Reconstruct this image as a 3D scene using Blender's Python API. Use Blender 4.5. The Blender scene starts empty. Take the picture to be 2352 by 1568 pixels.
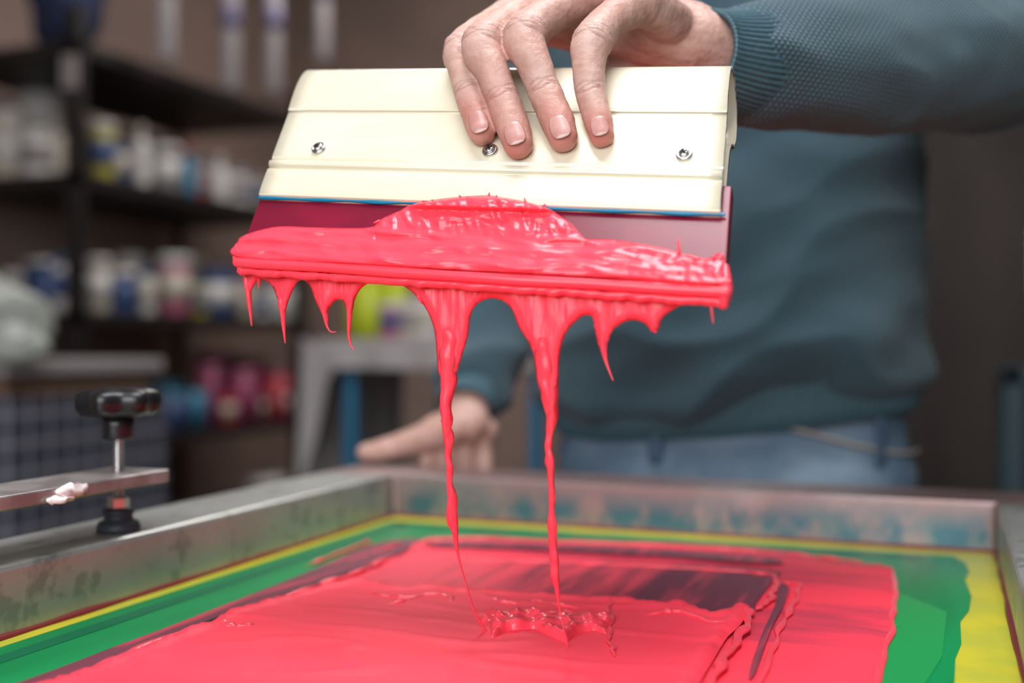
import bpy, bmesh, math, random
import numpy as np
from mathutils import Vector, Matrix, noise
from mathutils.geometry import delaunay_2d_cdt
random.seed(4)
F = 2352*40/36.0
CAMZ = 1.08
CR = np.array([.9336,.3584,0.]); CF = np.array([-.3584,.9336,0.]); UP=np.array([0,0,1.])
EYE = np.array([0,0,CAMZ])
def ray(px,py): return CR*(px-1176)/F + CF + UP*(784-py)/F
def W(px,py,d): return EYE + ray(px,py)*d
def R(a,b,z): return np.array([a,b,CAMZ+z])
def G(px,py,z):
    r=ray(px,py); return EYE + r*(z/r[2])

scn=bpy.context.scene
scn.view_settings.view_transform='Standard'
scn.view_settings.look='None'

# ---------------------------------------------------------------- materials
def M(name,col,rough=.5,metal=0,col2=None,scale=20,lo=.4,hi=.6,stretch=(1,1,1),bump=None,bstretch=(1,1,1),sss=0,coat=0,spec=None,detail=4):
    m=bpy.data.materials.new(name); m.use_nodes=True
    nt=m.node_tree; b=nt.nodes['Principled BSDF']
    b.inputs['Base Color'].default_value=col; b.inputs['Roughness'].default_value=rough; b.inputs['Metallic'].default_value=metal
    if sss:
        b.inputs['Subsurface Weight'].default_value=sss; b.inputs['Subsurface Radius'].default_value=(1,.35,.3); b.inputs['Subsurface Scale'].default_value=.004
    if coat: b.inputs['Coat Weight'].default_value=coat; b.inputs['Coat Roughness'].default_value=.08
    if spec is not None: b.inputs['Specular IOR Level'].default_value=spec
    tc=nt.nodes.new('ShaderNodeTexCoord')
    def noise_node(sc,st,det):
        mp=nt.nodes.new('ShaderNodeMapping'); mp.inputs['Scale'].default_value=st
        nt.links.new(tc.outputs['Object'],mp.inputs['Vector'])
        n=nt.nodes.new('ShaderNodeTexNoise'); n.inputs['Scale'].default_value=sc; n.inputs['Detail'].default_value=det
        nt.links.new(mp.outputs['Vector'],n.inputs['Vector']); return n
    if col2:
        n=noise_node(scale,stretch,detail); r=nt.nodes.new('ShaderNodeValToRGB')
        r.color_ramp.elements[0].position=lo; r.color_ramp.elements[1].position=hi
        r.color_ramp.elements[0].color=col; r.color_ramp.elements[1].color=col2
        nt.links.new(n.outputs['Fac'],r.inputs['Fac']); nt.links.new(r.outputs['Color'],b.inputs['Base Color'])
    if bump:
        n=noise_node(bump[0],bstretch,3); bp=nt.nodes.new('ShaderNodeBump'); bp.inputs['Strength'].default_value=bump[1]; bp.inputs['Distance'].default_value=bump[2]
        nt.links.new(n.outputs['Fac'],bp.inputs['Height']); nt.links.new(bp.outputs['Normal'],b.inputs['Normal'])
    return m

m_ink=M('ink_coral',(1.0,.064,.105,1),.30,bump=(90,.10,.001),sss=.2,coat=.30,spec=.3)
m_inkdrip=M('ink_coral_streaked',(1.0,.064,.105,1),.34,col2=(1.0,.12,.17,1),scale=260,lo=.54,hi=.74,stretch=(1,1,.14),bump=(380,.5,.0012),bstretch=(1,1,.14),sss=.2,coat=.16,spec=.3)
m_inkflat=M('ink_coral_flat',(1.0,.056,.098,1),.48,col2=(.96,.046,.085,1),scale=14,lo=.45,hi=.75,bump=(60,.12,.0012),sss=.15,spec=.2)
m_inkmid=M('ink_wiped',(.97,.052,.092,1),.45,col2=(.48,.04,.08,1),scale=8,lo=.46,hi=.68,stretch=(.8,3.0,1),bump=(300,.2,.0004),bstretch=(1,.1,1),spec=.25)
m_mauve=M('ink_stain_mauve',(.17,.04,.065,1),.4,col2=(.50,.05,.085,1),scale=25,lo=.5,hi=.65,stretch=(4,.4,1),spec=.3)
m_green=M('emulsion_green',(.0,.20,.055,1),.38,col2=(.0,.25,.07,1),scale=6,lo=.45,hi=.55,stretch=(3,.5,1),bump=(900,.1,.0003),spec=.35)
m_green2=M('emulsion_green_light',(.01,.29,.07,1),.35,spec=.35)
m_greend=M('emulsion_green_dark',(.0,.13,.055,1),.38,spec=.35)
m_yel=M('screen_mesh_yellow',(.55,.50,.03,1),.4,col2=(.45,.46,.04,1),scale=30,bump=(1200,.1,.0003))
m_redtape=M('edge_residue',(.18,.02,.02,1),.5)
m_handle=M('anodised_cream',(.79,.72,.56,1),.30,.2,col2=(.82,.76,.61,1),scale=8,lo=.4,hi=.6,stretch=(1,1,6),bump=(900,.02,.0002))
m_blade=M('blade_maroon',(.21,.006,.030,1),.24,col2=(.16,.005,.024,1),scale=20,spec=.45)
m_blueink=M('blue_ink_line',(.0,.24,.45,1),.3)
m_steel=M('steel',(.6,.6,.6,1),.25,1.0,bump=(400,.1,.0003))
m_black=M('black_plastic',(.008,.008,.010,1),.33,bump=(300,.1,.0004))
m_dark=M('dark_cavity',(.01,.01,.01,1),.6)
m_barmetal=M('worn_aluminium_bar',(.36,.31,.31,1),.38,.7,col2=(.52,.50,.50,1),scale=40,lo=.4,hi=.6)
m_white=M('white_ink',(.80,.74,.74,1),.4)
m_rubber=M('rubber_foot',(.03,.04,.055,1),.5)
m_residue=M('ink_residue_end',(.50,.51,.51,1),.5,.3,col2=(.08,.08,.09,1),scale=130,lo=.5,hi=.56)

def thin_mat():
    m=bpy.data.materials.new('ink_scraped_thin'); m.use_nodes=True; nt=m.node_tree; L=nt.links; b=nt.nodes['Principled BSDF']
    b.inputs['Roughness'].default_value=.36; b.inputs['Specular IOR Level'].default_value=.3
    tc=nt.nodes.new('ShaderNodeTexCoord'); sep=nt.nodes.new('ShaderNodeSeparateXYZ'); L.new(tc.outputs['Object'],sep.inputs[0])
    mp=nt.nodes.new('ShaderNodeMapping'); mp.inputs['Scale'].default_value=(4.5,.5,1); L.new(tc.outputs['Object'],mp.inputs[0])
    n=nt.nodes.new('ShaderNodeTexNoise'); n.inputs['Scale'].default_value=18; n.inputs['Detail'].default_value=6; L.new(mp.outputs[0],n.inputs['Vector'])
    r=nt.nodes.new('ShaderNodeMapRange'); r.inputs['From Min'].default_value=-.32; r.inputs['From Max'].default_value=-.11; L.new(sep.outputs['X'],r.inputs['Value'])
    a=nt.nodes.new('ShaderNodeMath'); a.operation='MULTIPLY_ADD'; a.inputs[1].default_value=1.9; a.inputs[2].default_value=-.92; L.new(n.outputs['Fac'],a.inputs[0])
    s=nt.nodes.new('ShaderNodeMath'); s.operation='ADD'; s.use_clamp=True; L.new(a.outputs[0],s.inputs[0]); L.new(r.outputs[0],s.inputs[1])
    c=nt.nodes.new('ShaderNodeValToRGB'); c.color_ramp.elements[0].position=.15; c.color_ramp.elements[0].color=(.82,.06,.10,1); c.color_ramp.elements[1].position=.95; c.color_ramp.elements[1].color=(.14,.025,.05,1)
    L.new(s.outputs[0],c.inputs['Fac']); L.new(c.outputs['Color'],b.inputs['Base Color']); return m
m_inkthin=thin_mat()

def frame_mat():
    m=bpy.data.materials.new('stained_aluminium'); m.use_nodes=True; nt=m.node_tree; L=nt.links; b=nt.nodes['Principled BSDF']
    b.inputs['Metallic'].default_value=.6; b.inputs['Roughness'].default_value=.36
    tc=nt.nodes.new('ShaderNodeTexCoord'); sep=nt.nodes.new('ShaderNodeSeparateXYZ'); L.new(tc.outputs['Object'],sep.inputs[0])
    def nz(s,det=5,st=(1,1,1)):
        mp=nt.nodes.new('ShaderNodeMapping'); mp.inputs['Scale'].default_value=st; L.new(tc.outputs['Object'],mp.inputs[0])
        n=nt.nodes.new('ShaderNodeTexNoise'); n.inputs['Scale'].default_value=s; n.inputs['Detail'].default_value=det; L.new(mp.outputs[0],n.inputs['Vector']); return n.outputs['Fac']
    def ramp(fac,a,bb,top=1.):
        r=nt.nodes.new('ShaderNodeMapRange'); r.inputs['From Min'].default_value=a; r.inputs['From Max'].default_value=bb; r.inputs['To Max'].default_value=top; L.new(fac,r.inputs['Value']); return r.outputs[0]
    def mul(a,c):
        x=nt.nodes.new('ShaderNodeMath'); x.operation='MULTIPLY'; L.new(a,x.inputs[0]); L.new(c,x.inputs[1]); return x.outputs[0]
    def mix(f,a,c):
        x=nt.nodes.new('ShaderNodeMix'); x.data_type='RGBA'; L.new(f,x.inputs['Factor'])
        if isinstance(a,tuple): x.inputs['A'].default_value=a
        else: L.new(a,x.inputs['A'])
        x.inputs['B'].default_value=c; return x.outputs['Result']
    c=mix(ramp(nz(9),.35,.7),(.36,.36,.355,1),(.50,.52,.49,1))
    c=mix(ramp(nz(70,7),.56,.66,.55),c,(.18,.21,.19,1))
    rear=ramp(sep.outputs['Y'],.895,.905)
    c=mix(mul(rear,ramp(nz(7),.20,.50,.9)),c,(.33,.21,.21,1))
    low=ramp(sep.outputs['Z'],CAMZ-.120,CAMZ-.142)
    c=mix(mul(mul(rear,low),ramp(nz(50,9,(1,1,.6)),.34,.54,.9)),c,(.035,.15,.20,1))
    c=mix(mul(low,ramp(nz(25,6),.5,.66,.35)),c,(.16,.30,.24,1))
    L.new(c,b.inputs['Base Color'])
    bp=nt.nodes.new('ShaderNodeBump'); bp.inputs['Strength'].default_value=.1; bp.inputs['Distance'].default_value=.0008; L.new(nz(120),bp.inputs['Height']); L.new(bp.outputs[0],b.inputs['Normal'])
    return m
m_frame=frame_mat()

def skin_mat():
    m=bpy.data.materials.new('skin'); m.use_nodes=True; nt=m.node_tree; L=nt.links; b=nt.nodes['Principled BSDF']
    at=nt.nodes.new('ShaderNodeAttribute'); at.attribute_name='tint'
    sp=nt.nodes.new('ShaderNodeSeparateColor'); L.new(at.outputs['Color'],sp.inputs[0])
    tc=nt.nodes.new('ShaderNodeTexCoord')
    n=nt.nodes.new('ShaderNodeTexNoise'); n.inputs['Scale'].default_value=90; n.inputs['Detail'].default_value=5; L.new(tc.outputs['Object'],n.inputs['Vector'])
    r=nt.nodes.new('ShaderNodeValToRGB'); r.color_ramp.elements[0].position=.35; r.color_ramp.elements[1].position=.7
    r.color_ramp.elements[0].color=(.46,.265,.215,1); r.color_ramp.elements[1].color=(.56,.36,.305,1); L.new(n.outputs['Fac'],r.inputs['Fac'])
    x=nt.nodes.new('ShaderNodeMix'); x.data_type='RGBA'; L.new(sp.outputs[0],x.inputs['Factor']); L.new(r.outputs[0],x.inputs['A']); x.inputs['B'].default_value=(.50,.18,.15,1)
    y=nt.nodes.new('ShaderNodeMix'); y.data_type='RGBA'; L.new(sp.outputs[1],y.inputs['Factor']); L.new(x.outputs['Result'],y.inputs['A']); y.inputs['B'].default_value=(.58,.41,.37,1)
    z=nt.nodes.new('ShaderNodeMix'); z.data_type='RGBA'; L.new(sp.outputs[2],z.inputs['Factor']); L.new(y.outputs['Result'],z.inputs['A']); z.inputs['B'].default_value=(.32,.13,.10,1)
    L.new(z.outputs['Result'],b.inputs['Base Color']); b.inputs['Roughness'].default_value=.5
    b.inputs['Subsurface Weight'].default_value=.12; b.inputs['Subsurface Radius'].default_value=(1,.3,.15); b.inputs['Subsurface Scale'].default_value=.004
    v=nt.nodes.new('ShaderNodeTexVoronoi'); v.inputs['Scale'].default_value=900; L.new(tc.outputs['Object'],v.inputs['Vector'])
    bp=nt.nodes.new('ShaderNodeBump'); bp.inputs['Strength'].default_value=.3; bp.inputs['Distance'].default_value=.0004; L.new(v.outputs['Distance'],bp.inputs['Height'])
    L.new(bp.outputs[0],b.inputs['Normal'])
    return m
m_skin=skin_mat()
m_nail=M('fingernail',(.48,.23,.205,1),.28,col2=(.54,.30,.27,1),scale=120)
m_nailtip=M('fingernail_edge',(.56,.40,.36,1),.35)

def knit_mat(name,c1,c2,scale,strength):
    m=bpy.data.materials.new(name); m.use_nodes=True; nt=m.node_tree; L=nt.links; b=nt.nodes['Principled BSDF']
    b.inputs['Roughness'].default_value=.85; b.inputs['Sheen Weight'].default_value=.2; b.inputs['Specular IOR Level'].default_value=.2
    tc=nt.nodes.new('ShaderNodeTexCoord')
    outs=[]
    for ang in (40,-40):
        mp=nt.nodes.new('ShaderNodeMapping'); mp.inputs['Rotation'].default_value=(0,math.radians(ang),math.radians(-21)); L.new(tc.outputs['Object'],mp.inputs[0])
        w=nt.nodes.new('ShaderNodeTexWave'); w.inputs['Scale'].default_value=scale; w.inputs['Distortion'].default_value=.5; w.inputs['Detail'].default_value=1; L.new(mp.outputs[0],w.inputs['Vector']); outs.append(w.outputs['Fac'])
    x=nt.nodes.new('ShaderNodeMath'); x.operation='MULTIPLY'; L.new(outs[0],x.inputs[0]); L.new(outs[1],x.inputs[1])
    r=nt.nodes.new('ShaderNodeValToRGB'); r.color_ramp.elements[0].color=c1; r.color_ramp.elements[1].color=c2; r.color_ramp.elements[1].position=.6; L.new(x.outputs[0],r.inputs['Fac']); L.new(r.outputs[0],b.inputs['Base Color'])
    bp=nt.nodes.new('ShaderNodeBump'); bp.inputs['Strength'].default_value=strength; bp.inputs['Distance'].default_value=.0015; L.new(x.outputs[0],bp.inputs['Height']); L.new(bp.outputs[0],b.inputs['Normal'])
    return m
m_knit=knit_mat('teal_knit',(.025,.062,.085,1),(.070,.142,.180,1),105,1.0)
m_rib=M('teal_rib',(.046,.102,.130,1),.85,col2=(.056,.122,.152,1),scale=300)
m_jeans=M('denim',(.08,.145,.23,1),.8,col2=(.24,.33,.42,1),scale=9,lo=.35,hi=.65,bump=(500,.3,.001))
m_stitch=M('stitching',(.42,.38,.33,1),.8)

# ---------------------------------------------------------------- mesh helpers
def catmull(P,n,closed=False):
    P=np.array(P,float); k=len(P); out=[]
    segs=k if closed else k-1
    for i in range(segs):
        p1=P[i]; p2=P[(i+1)%k]
        p0=P[(i-1)%k] if (closed or i>0) else 2*p1-p2
        p3=P[(i+2)%k] if (closed or i+2<k) else 2*p2-p1
        for j in range(n):
            t=j/n
            out.append(.5*((2*p1)+(-p0+p2)*t+(2*p0-5*p1+4*p2-p3)*t*t+(-p0+3*p1-3*p2+p3)*t**3))
    if not closed: out.append(P[-1])
    return np.array(out)
class Geo:
    def __init__(s): s.v=[]; s.f=[]; s.m=[]
    def add(s,V,Fc,mi=0):
        o=len(s.v); s.v.extend([tuple(map(float,x)) for x in V]); s.f.extend([tuple(i+o for i in f) for f in Fc]); s.m.extend([mi]*len(Fc))
    def box(s,lo,hi,mi=0):
        x0,y0,z0=lo;x1,y1,z1=hi
        V=[(x0,y0,z0),(x1,y0,z0),(x1,y1,z0),(x0,y1,z0),(x0,y0,z1),(x1,y0,z1),(x1,y1,z1),(x0,y1,z1)]
        s.add(V,[(0,3,2,1),(4,5,6,7),(0,1,5,4),(1,2,6,5),(2,3,7,6),(3,0,4,7)],mi)
    def lathe(s,c,axis,prof,seg=24,mi=0,radmod=None):
        c=np.array(c,float); t=np.array(axis,float); t/=np.linalg.norm(t)
        a=np.cross(t,[0.3,1,0.2]); a/=np.linalg.norm(a); b=np.cross(t,a)
        V=[];Fc=[]
        for (r,h) in prof:
            for j in range(seg):
                an=2*math.pi*j/seg; rr=r*(radmod(an) if radmod else 1)
                V.append(c+t*h+a*math.cos(an)*rr+b*math.sin(an)*rr)
        for i in range(len(prof)-1):
            for j in range(seg):
                Fc.append((i*seg+j,i*seg+(j+1)%seg,(i+1)*seg+(j+1)%seg,(i+1)*seg+j))
        Fc.append(tuple(range(seg))[::-1]); Fc.append(tuple((len(prof)-1)*seg+j for j in range(seg)))
        s.add(V,Fc,mi)
    def obj(s,name,mats,parent=None,smooth=True,fix=True,bevel=0):
        me=bpy.data.meshes.new(name); me.from_pydata(s.v,[],s.f); 
        for mm in mats: me.materials.append(mm)
        me.polygons.foreach_set('material_index',s.m)
        if fix:
            bm=bmesh.new(); bm.from_mesh(me); bmesh.ops.recalc_face_normals(bm,faces=bm.faces); bm.to_mesh(me); bm.free()
        if smooth: me.polygons.foreach_set('use_smooth',[True]*len(me.polygons))
        me.update()
        o=bpy.data.objects.new(name,me); scn.collection.objects.link(o)
        if parent: o.parent=parent
        if bevel:
            b=o.modifiers.new('bevel','BEVEL'); b.width=bevel; b.segments=2; b.limit_method='ANGLE'
        return o
def empty(name):
    e=bpy.data.objects.new(name,None); scn.collection.objects.link(e); e.empty_display_size=.05; return e
def tube(P,Rr,seg=16,up=(0,0,1),n=6,cap=True,rfun=None):
    P=np.array(P,float); Rr=np.array(Rr,float)
    if Rr.ndim==1: Rr=np.stack([Rr,Rr],1)
    D=catmull(np.hstack([P,Rr]),n); P=D[:,:3]; Rr=np.maximum(D[:,3:],1e-5)
    T=np.gradient(P,axis=0); T/=np.linalg.norm(T,axis=1)[:,None]
    def rings(c,t,r):
        s=np.cross(t,up); s/=np.linalg.norm(s); u=np.cross(s,t)
        return c,s,u,r
    L=[]
    if cap:
        for th in (80,60,40,20):
            a=math.radians(th); rr=Rr[0]; L.append((P[0]-T[0]*min(rr)*math.sin(a),T[0],rr*math.cos(a)))
    for i in range(len(P)): L.append((P[i],T[i],Rr[i]))
    if cap:
        for th in (20,40,60,80):
            a=math.radians(th); rr=Rr[-1]; L.append((P[-1]+T[-1]*min(rr)*math.sin(a),T[-1],rr*math.cos(a)))
    V=[];Fc=[]
    N=len(L)
    for i,(c,t,r) in enumerate(L):
        c,s,u,r=rings(c,t,r)
        for j in range(seg):
            an=2*math.pi*j/seg; k=rfun(i/(N-1),an) if rfun else 1
            V.append(c+s*math.cos(an)*r[0]*k+u*math.sin(an)*r[1]*k)
    for i in range(N-1):
        for j in range(seg): Fc.append((i*seg+j,i*seg+(j+1)%seg,(i+1)*seg+(j+1)%seg,(i+1)*seg+j))
    if cap:
        Fc.append(tuple(range(seg))[::-1]); Fc.append(tuple((N-1)*seg+j for j in range(seg)))
    return V,Fc
def ellipsoid(c,r,seg=20,rings=12,rot=None):
    V=[];Fc=[]
    for i in range(rings+1):
        th=math.pi*(i+.02*(i==0)-.02*(i==rings))/rings
        for j in range(seg):
            a=2*math.pi*j/seg; p=np.array([r[0]*math.sin(th)*math.cos(a),r[1]*math.sin(th)*math.sin(a),r[2]*math.cos(th)])
            if rot is not None: p=rot@p
            V.append(np.array(c)+p)
    for i in range(rings):
        for j in range(seg): Fc.append((i*seg+j,(i+1)*seg+j,(i+1)*seg+(j+1)%seg,i*seg+(j+1)%seg))
    Fc.append(tuple(range(seg))); Fc.append(tuple(rings*seg+j for j in range(seg))[::-1])
    return V,Fc
def fuse(g,name,mat,voxel,smooth=4,parent=None):
    o=g.obj(name+'_src',[mat]); md=o.modifiers.new('r','REMESH'); md.mode='VOXEL'; md.voxel_size=voxel
    if smooth:
        sm=o.modifiers.new('s','SMOOTH'); sm.factor=.5; sm.iterations=smooth
    dg=bpy.context.evaluated_depsgraph_get(); dg.update()
    me=bpy.data.meshes.new_from_object(o.evaluated_get(dg)); me.name=name
    bpy.data.objects.remove(o)
    me.materials.clear(); me.materials.append(mat); me.polygons.foreach_set('use_smooth',[True]*len(me.polygons))
    o2=bpy.data.objects.new(name,me); scn.collection.objects.link(o2)
    if parent: o2.parent=parent
    return o2
def getv(me):
    a=np.empty(len(me.vertices)*3); me.vertices.foreach_get('co',a); return a.reshape(-1,3)
def getn(me):
    a=np.empty(len(me.vertices)*3); me.vertices.foreach_get('normal',a); return a.reshape(-1,3)
def setv(me,v): me.vertices.foreach_set('co',v.ravel()); me.update()
def nz(p,s,off=0): return noise.noise(Vector((p[0]*s+off,p[1]*s+off*1.7,p[2]*s-off)))

def fill2d(outline,grid,n=6,closed_smooth=True):
    O=catmull(outline,n,True) if closed_smooth else np.array(outline,float)
    mn=O.min(0);mx=O.max(0)
    xs=np.arange(mn[0],mx[0],grid); ys=np.arange(mn[1],mx[1],grid)
    gx,gy=np.meshgrid(xs,ys); gx=gx+ (np.arange(len(ys))%2)[:,None]*grid*.5
    Q=np.stack([gx.ravel(),gy.ravel()],1)
    A=O;B=np.roll(O,-1,0)
    inside=np.zeros(len(Q),bool); dist=np.full(len(Q),1e9)
    for a,b in zip(A,B):
        c=((a[1]>Q[:,1])!=(b[1]>Q[:,1]))
        if a[1]!=b[1]:
            xi=(b[0]-a[0])*(Q[:,1]-a[1])/(b[1]-a[1])+a[0]; inside^=(c&(Q[:,0]<xi))
        ab=b-a; L2=max(ab@ab,1e-18); t=np.clip(((Q-a)@ab)/L2,0,1); dist=np.minimum(dist,np.linalg.norm(Q-(a+t[:,None]*ab),axis=1))
    k=inside&(dist>grid*.45); Q=Q[k]
    pts=[Vector(p) for p in O]+[Vector(p) for p in Q]
    ed=[(i,(i+1)%len(O)) for i in range(len(O))]
    res=delaunay_2d_cdt(pts,ed,[],1,1e-7)
    V=np.array([(p.x,p.y) for p in res[0]]); Fc=[tuple(f) for f in res[2]]
    D=np.full(len(V),1e9)
    for a,b in zip(A,B):
        ab=b-a; L2=max(ab@ab,1e-18); t=np.clip(((V-a)@ab)/L2,0,1); D=np.minimum(D,np.linalg.norm(V-(a+t[:,None]*ab),axis=1))
    return V,Fc,D
def inflate(geo,outline,grid,mapper,thick,back=1.0,mi=0,n=6):
    V,Fc,D=fill2d(outline,grid,n)
    T=np.array([thick(d,p) for d,p in zip(D,V)])
    edge=D<1e-6*max(1,grid)*10
    T[edge]=0
    fr=[mapper(p,t) for p,t in zip(V,T)]
    vs=list(fr); bi={}
    for i in range(len(V)):
        if edge[i]: bi[i]=i
        else: bi[i]=len(vs); vs.append(mapper(V[i],-T[i]*back))
    geo.add(vs,Fc+[tuple(bi[i] for i in f[::-1]) for f in Fc],mi)

# ---------------------------------------------------------------- squeegee frame of reference
cTL,cTR,cBL,cBR=(708,146),(1700,134),(545,572),(1664,636)
r1,r2,r3,r4=[ray(*c) for c in (cTL,cTR,cBL,cBR)]
abc=np.linalg.solve(np.stack([r1,-r2,-r3],1),-r4)
S0=.51
TL=EYE+r1*abc[0]*S0; TR=EYE+r2*abc[1]*S0; BL=EYE+r3*abc[2]*S0; BR=EYE+r4*S0
SU=BR-BL; SV=TL-BL; LU=np.linalg.norm(SU); LV=np.linalg.norm(SV)
SN=np.cross(SU,SV); SN/=np.linalg.norm(SN)
if SN@CF>0: SN=-SN
def SQ(u,v,n): return BL+SU*u+SV*v+SN*n
def SP(px,py,n=0.):
    r=ray(px,py); o=BL+SN*n; t=((o-EYE)@SN)/(r@SN); return EYE+r*t

sq=empty('squeegee')
prof=[(.262,-.0005),(.268,.0012),(.30,.0018),(.385,.0020),(.394,.0008),(.402,.0008),(.410,.0026),(.428,.0030),(.438,.0014),(.446,.0014),(.458,.0020),(.56,.0022),(.69,.0024),(.700,.0034),(.72,.0038),(.80,.0046),(.88,.0040),(.94,.0016),(.98,-.0030),(1.0,-.011),(.995,-.021),(.96,-.030),(.90,-.035),(.82,-.035),(.75,-.030),(.70,-.022),(.62,-.016),(.40,-.015),(.262,-.0140)]
g=Geo(); ns=24
P2=catmull(prof,3,True)
V=[];Fc=[]
for i in range(ns+1):
    u=.005+(.984-.005)*i/ns
    for (v,n) in P2: V.append(SQ(u,v,n))
k=len(P2)
for i in range(ns):
    for j in range(k): Fc.append((i*k+j,i*k+(j+1)%k,(i+1)*k+(j+1)%k,(i+1)*k+j))
g.add(V,Fc)
hd=g.obj('aluminium_handle',[m_handle,m_residue],sq)
so=hd.modifiers.new('wall','SOLIDIFY'); so.thickness=.0024; so.offset=-1; so.material_offset_rim=1
g=Geo()
V=[SQ(.60,v,n*.9-.0008) for v,n in P2]; g.add(V,[tuple(range(k))]); g.obj('hollow_shade_plate',[m_dark],sq,smooth=False)  # black plate across the hollow, stands in for the shade inside the handle
g=Geo()
def bladebox(u0,u1,v0,v1,n0,n1,mi=0):
    V=[SQ(u0,v0,n1),SQ(u1,v0,n1),SQ(u1,v1,n1),SQ(u0,v1,n1),SQ(u0,v0,n0),SQ(u1,v0,n0),SQ(u1,v1,n0),SQ(u0,v1,n0)]
    g.add(V,[(0,1,2,3),(7,6,5,4),(0,4,5,1),(1,5,6,2),(2,6,7,3),(3,7,4,0)],mi)
bladebox(0.0,1.0,.004,.40,-.0115,-.0028); 
g.obj('rubber_blade',[m_blade],sq,smooth=False,bevel=.0006)
g=Geo(); V,Fc2=tube([SQ(u,.262+.0015*math.sin(u*40),-.0012) for u in np.linspace(.004,.99,30)],[.0010+.0003*math.sin(i*1.7) for i in range(30)],8,n=2); g.add(V,Fc2); g.obj('blue_ink_line',[m_blueink],sq)
g=Geo()
for (px,py) in ((733,342),(1126,347),(1572,356)):
    c=SP(px,py,.0022)
    g.lathe(c,SN,[(.0040,-.001),(.0043,.0005),(.0040,.0014),(.0031,.0016),(.0028,.0012),(.0021,.0012)],24,0)
    g.lathe(c,SN,[(.0026,.0008),(.0026,.0022),(.0021,.0027)],16,0)
    tu=SU/LU; tv=SV/LV
    for ang in (.5,2.07):
        d=tu*math.cos(ang)+tv*math.sin(ang); e=np.cross(SN,d)
        V=[c+d*a*.0019+e*b*.0005+SN*h for a in(-1,1) for b in(-1,1) for h in(.0020,.0029)]
        g.add(V,[(0,1,3,2),(4,6,7,5),(0,4,5,1),(2,3,7,6),(0,2,6,4),(1,5,7,3)],1)
g.obj('rivet_screws',[m_steel,m_dark],sq)

# ---------------------------------------------------------------- ink on the blade
ink=empty('dripping_ink')
out=[(543,556),(560,540),(600,527),(650,519),(730,522),(845,522),(868,506),(905,488),(945,470),(985,460),(1060,451),(1118,448),(1150,452),(1210,463),(1262,480),(1305,506),(1336,540),(1350,548),(1400,549),(1460,557),(1530,571),(1590,588),(1630,592),(1660,580),(1664,618),(1663,654),(1400,639),(1100,623),(800,606),(547,591)]
g=Geo()
def sst(a,b,x):
    t=max(0,min(1,(x-a)/(b-a))); return t*t*(3-2*t)
def th(d,p):
    x,y=p
    m=d*.00022
    t=min(.0020,math.sqrt(max(m,0)*.0015))
    yy=y-.057*(x-545)
    w=noise.noise(Vector((x*.007,yy*.060,1)))*.0013+noise.noise(Vector((x*.022,yy*.05,4)))*.00040
    md=sst(552,505,y+.03*(1100-x))   # mound zone
    fold=1-abs(noise.noise(Vector((x*.030-y*.010,y*.010,8))))*3
    w+=md*(.0012*max(-.3,fold)+.0004*noise.noise(Vector((x*.07,y*.03,12))))
    f2=1-abs(noise.noise(Vector((x*.008,yy*.035,15))))*3.2
    w+=.0008*max(-.2,f2)
    w+=sst(1380,1620,x)*.0007*noise.noise(Vector((x*.05,y*.06,3)))
    lobe=-.0014*math.exp(-((y-(548+.03*(x-900)))/9)**2)*(1 if 860<x<1345 else .3)
    return max(.0001,t+(w+lobe*.6)*min(1,m/.0014))
def nbase(x,y):
    line=458+(x-598)*.0342
    return -.0028+.0052*sst(line+10,line-2,y)
inflate(g,out,4,lambda p,t:SP(p[0],p[1],nbase(*p)+t),th,back=.15,n=5)
g.obj('ink_layer_on_blade',[m_ink],ink)
g=Geo()
for (x,y,dx,dy) in [(1122,452,2,-10),(1138,456,3,-8),(1208,466,-4,-12),(1245,476,8,-8),(1060,454,-6,-6),(985,464,-16,-3),(870,508,-12,4),(1000,464,-8,-6),(1560,580,-3,-32),(1605,596,-30,-12),(1640,592,6,-12)]:
    V,Fc2=tube([SP(x,y,.0018),SP(x+dx*.6,y+dy*.6,.0024),SP(x+dx,y+dy,.0028)] if y<500 else [SP(x,y,-.001),SP(x+dx*.6,y+dy*.6,0.),SP(x+dx,y+dy,.0006)],[.0009,.0005,.0002],8,n=4); g.add(V,Fc2)
pts=[];rr=[]
for i in range(41):
    u=-.002+1.004*i/40; p=SQ(u,-.034+.002*math.sin(u*9),-.0050); pts.append(p); rr.append((.0029+.0002*math.sin(u*23),.0028))
V,Fc2=tube(pts,rr,14,n=3,up=SN); g.add(V,Fc2)
pts=[];rr=[]
for i in range(91):
    u=i/90; p=SQ(u,-.054+.006*noise.noise(Vector((u*30,0,0))),-.0090); pts.append(p); rr.append((.0019+.0018*noise.noise(Vector((u*55,3,0))),.0023))
V,Fc2=tube(pts,rr,14,n=2,up=SN); g.add(V,Fc2)
V,Fc2=tube([SQ(.002,.03,-.004),SQ(.001,-.02,-.006),SQ(.004,-.055,-.009)],[.0018,.0030,.0022],12,n=5); g.add(V,Fc2)
V,Fc2=tube([SQ(.998,.06,-.004),SQ(1.0,-.015,-.005),SQ(.996,-.055,-.009)],[.0018,.0034,.0028],12,n=5); g.add(V,Fc2)
g.obj('ink_lip_bead',[m_ink],ink)

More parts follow.
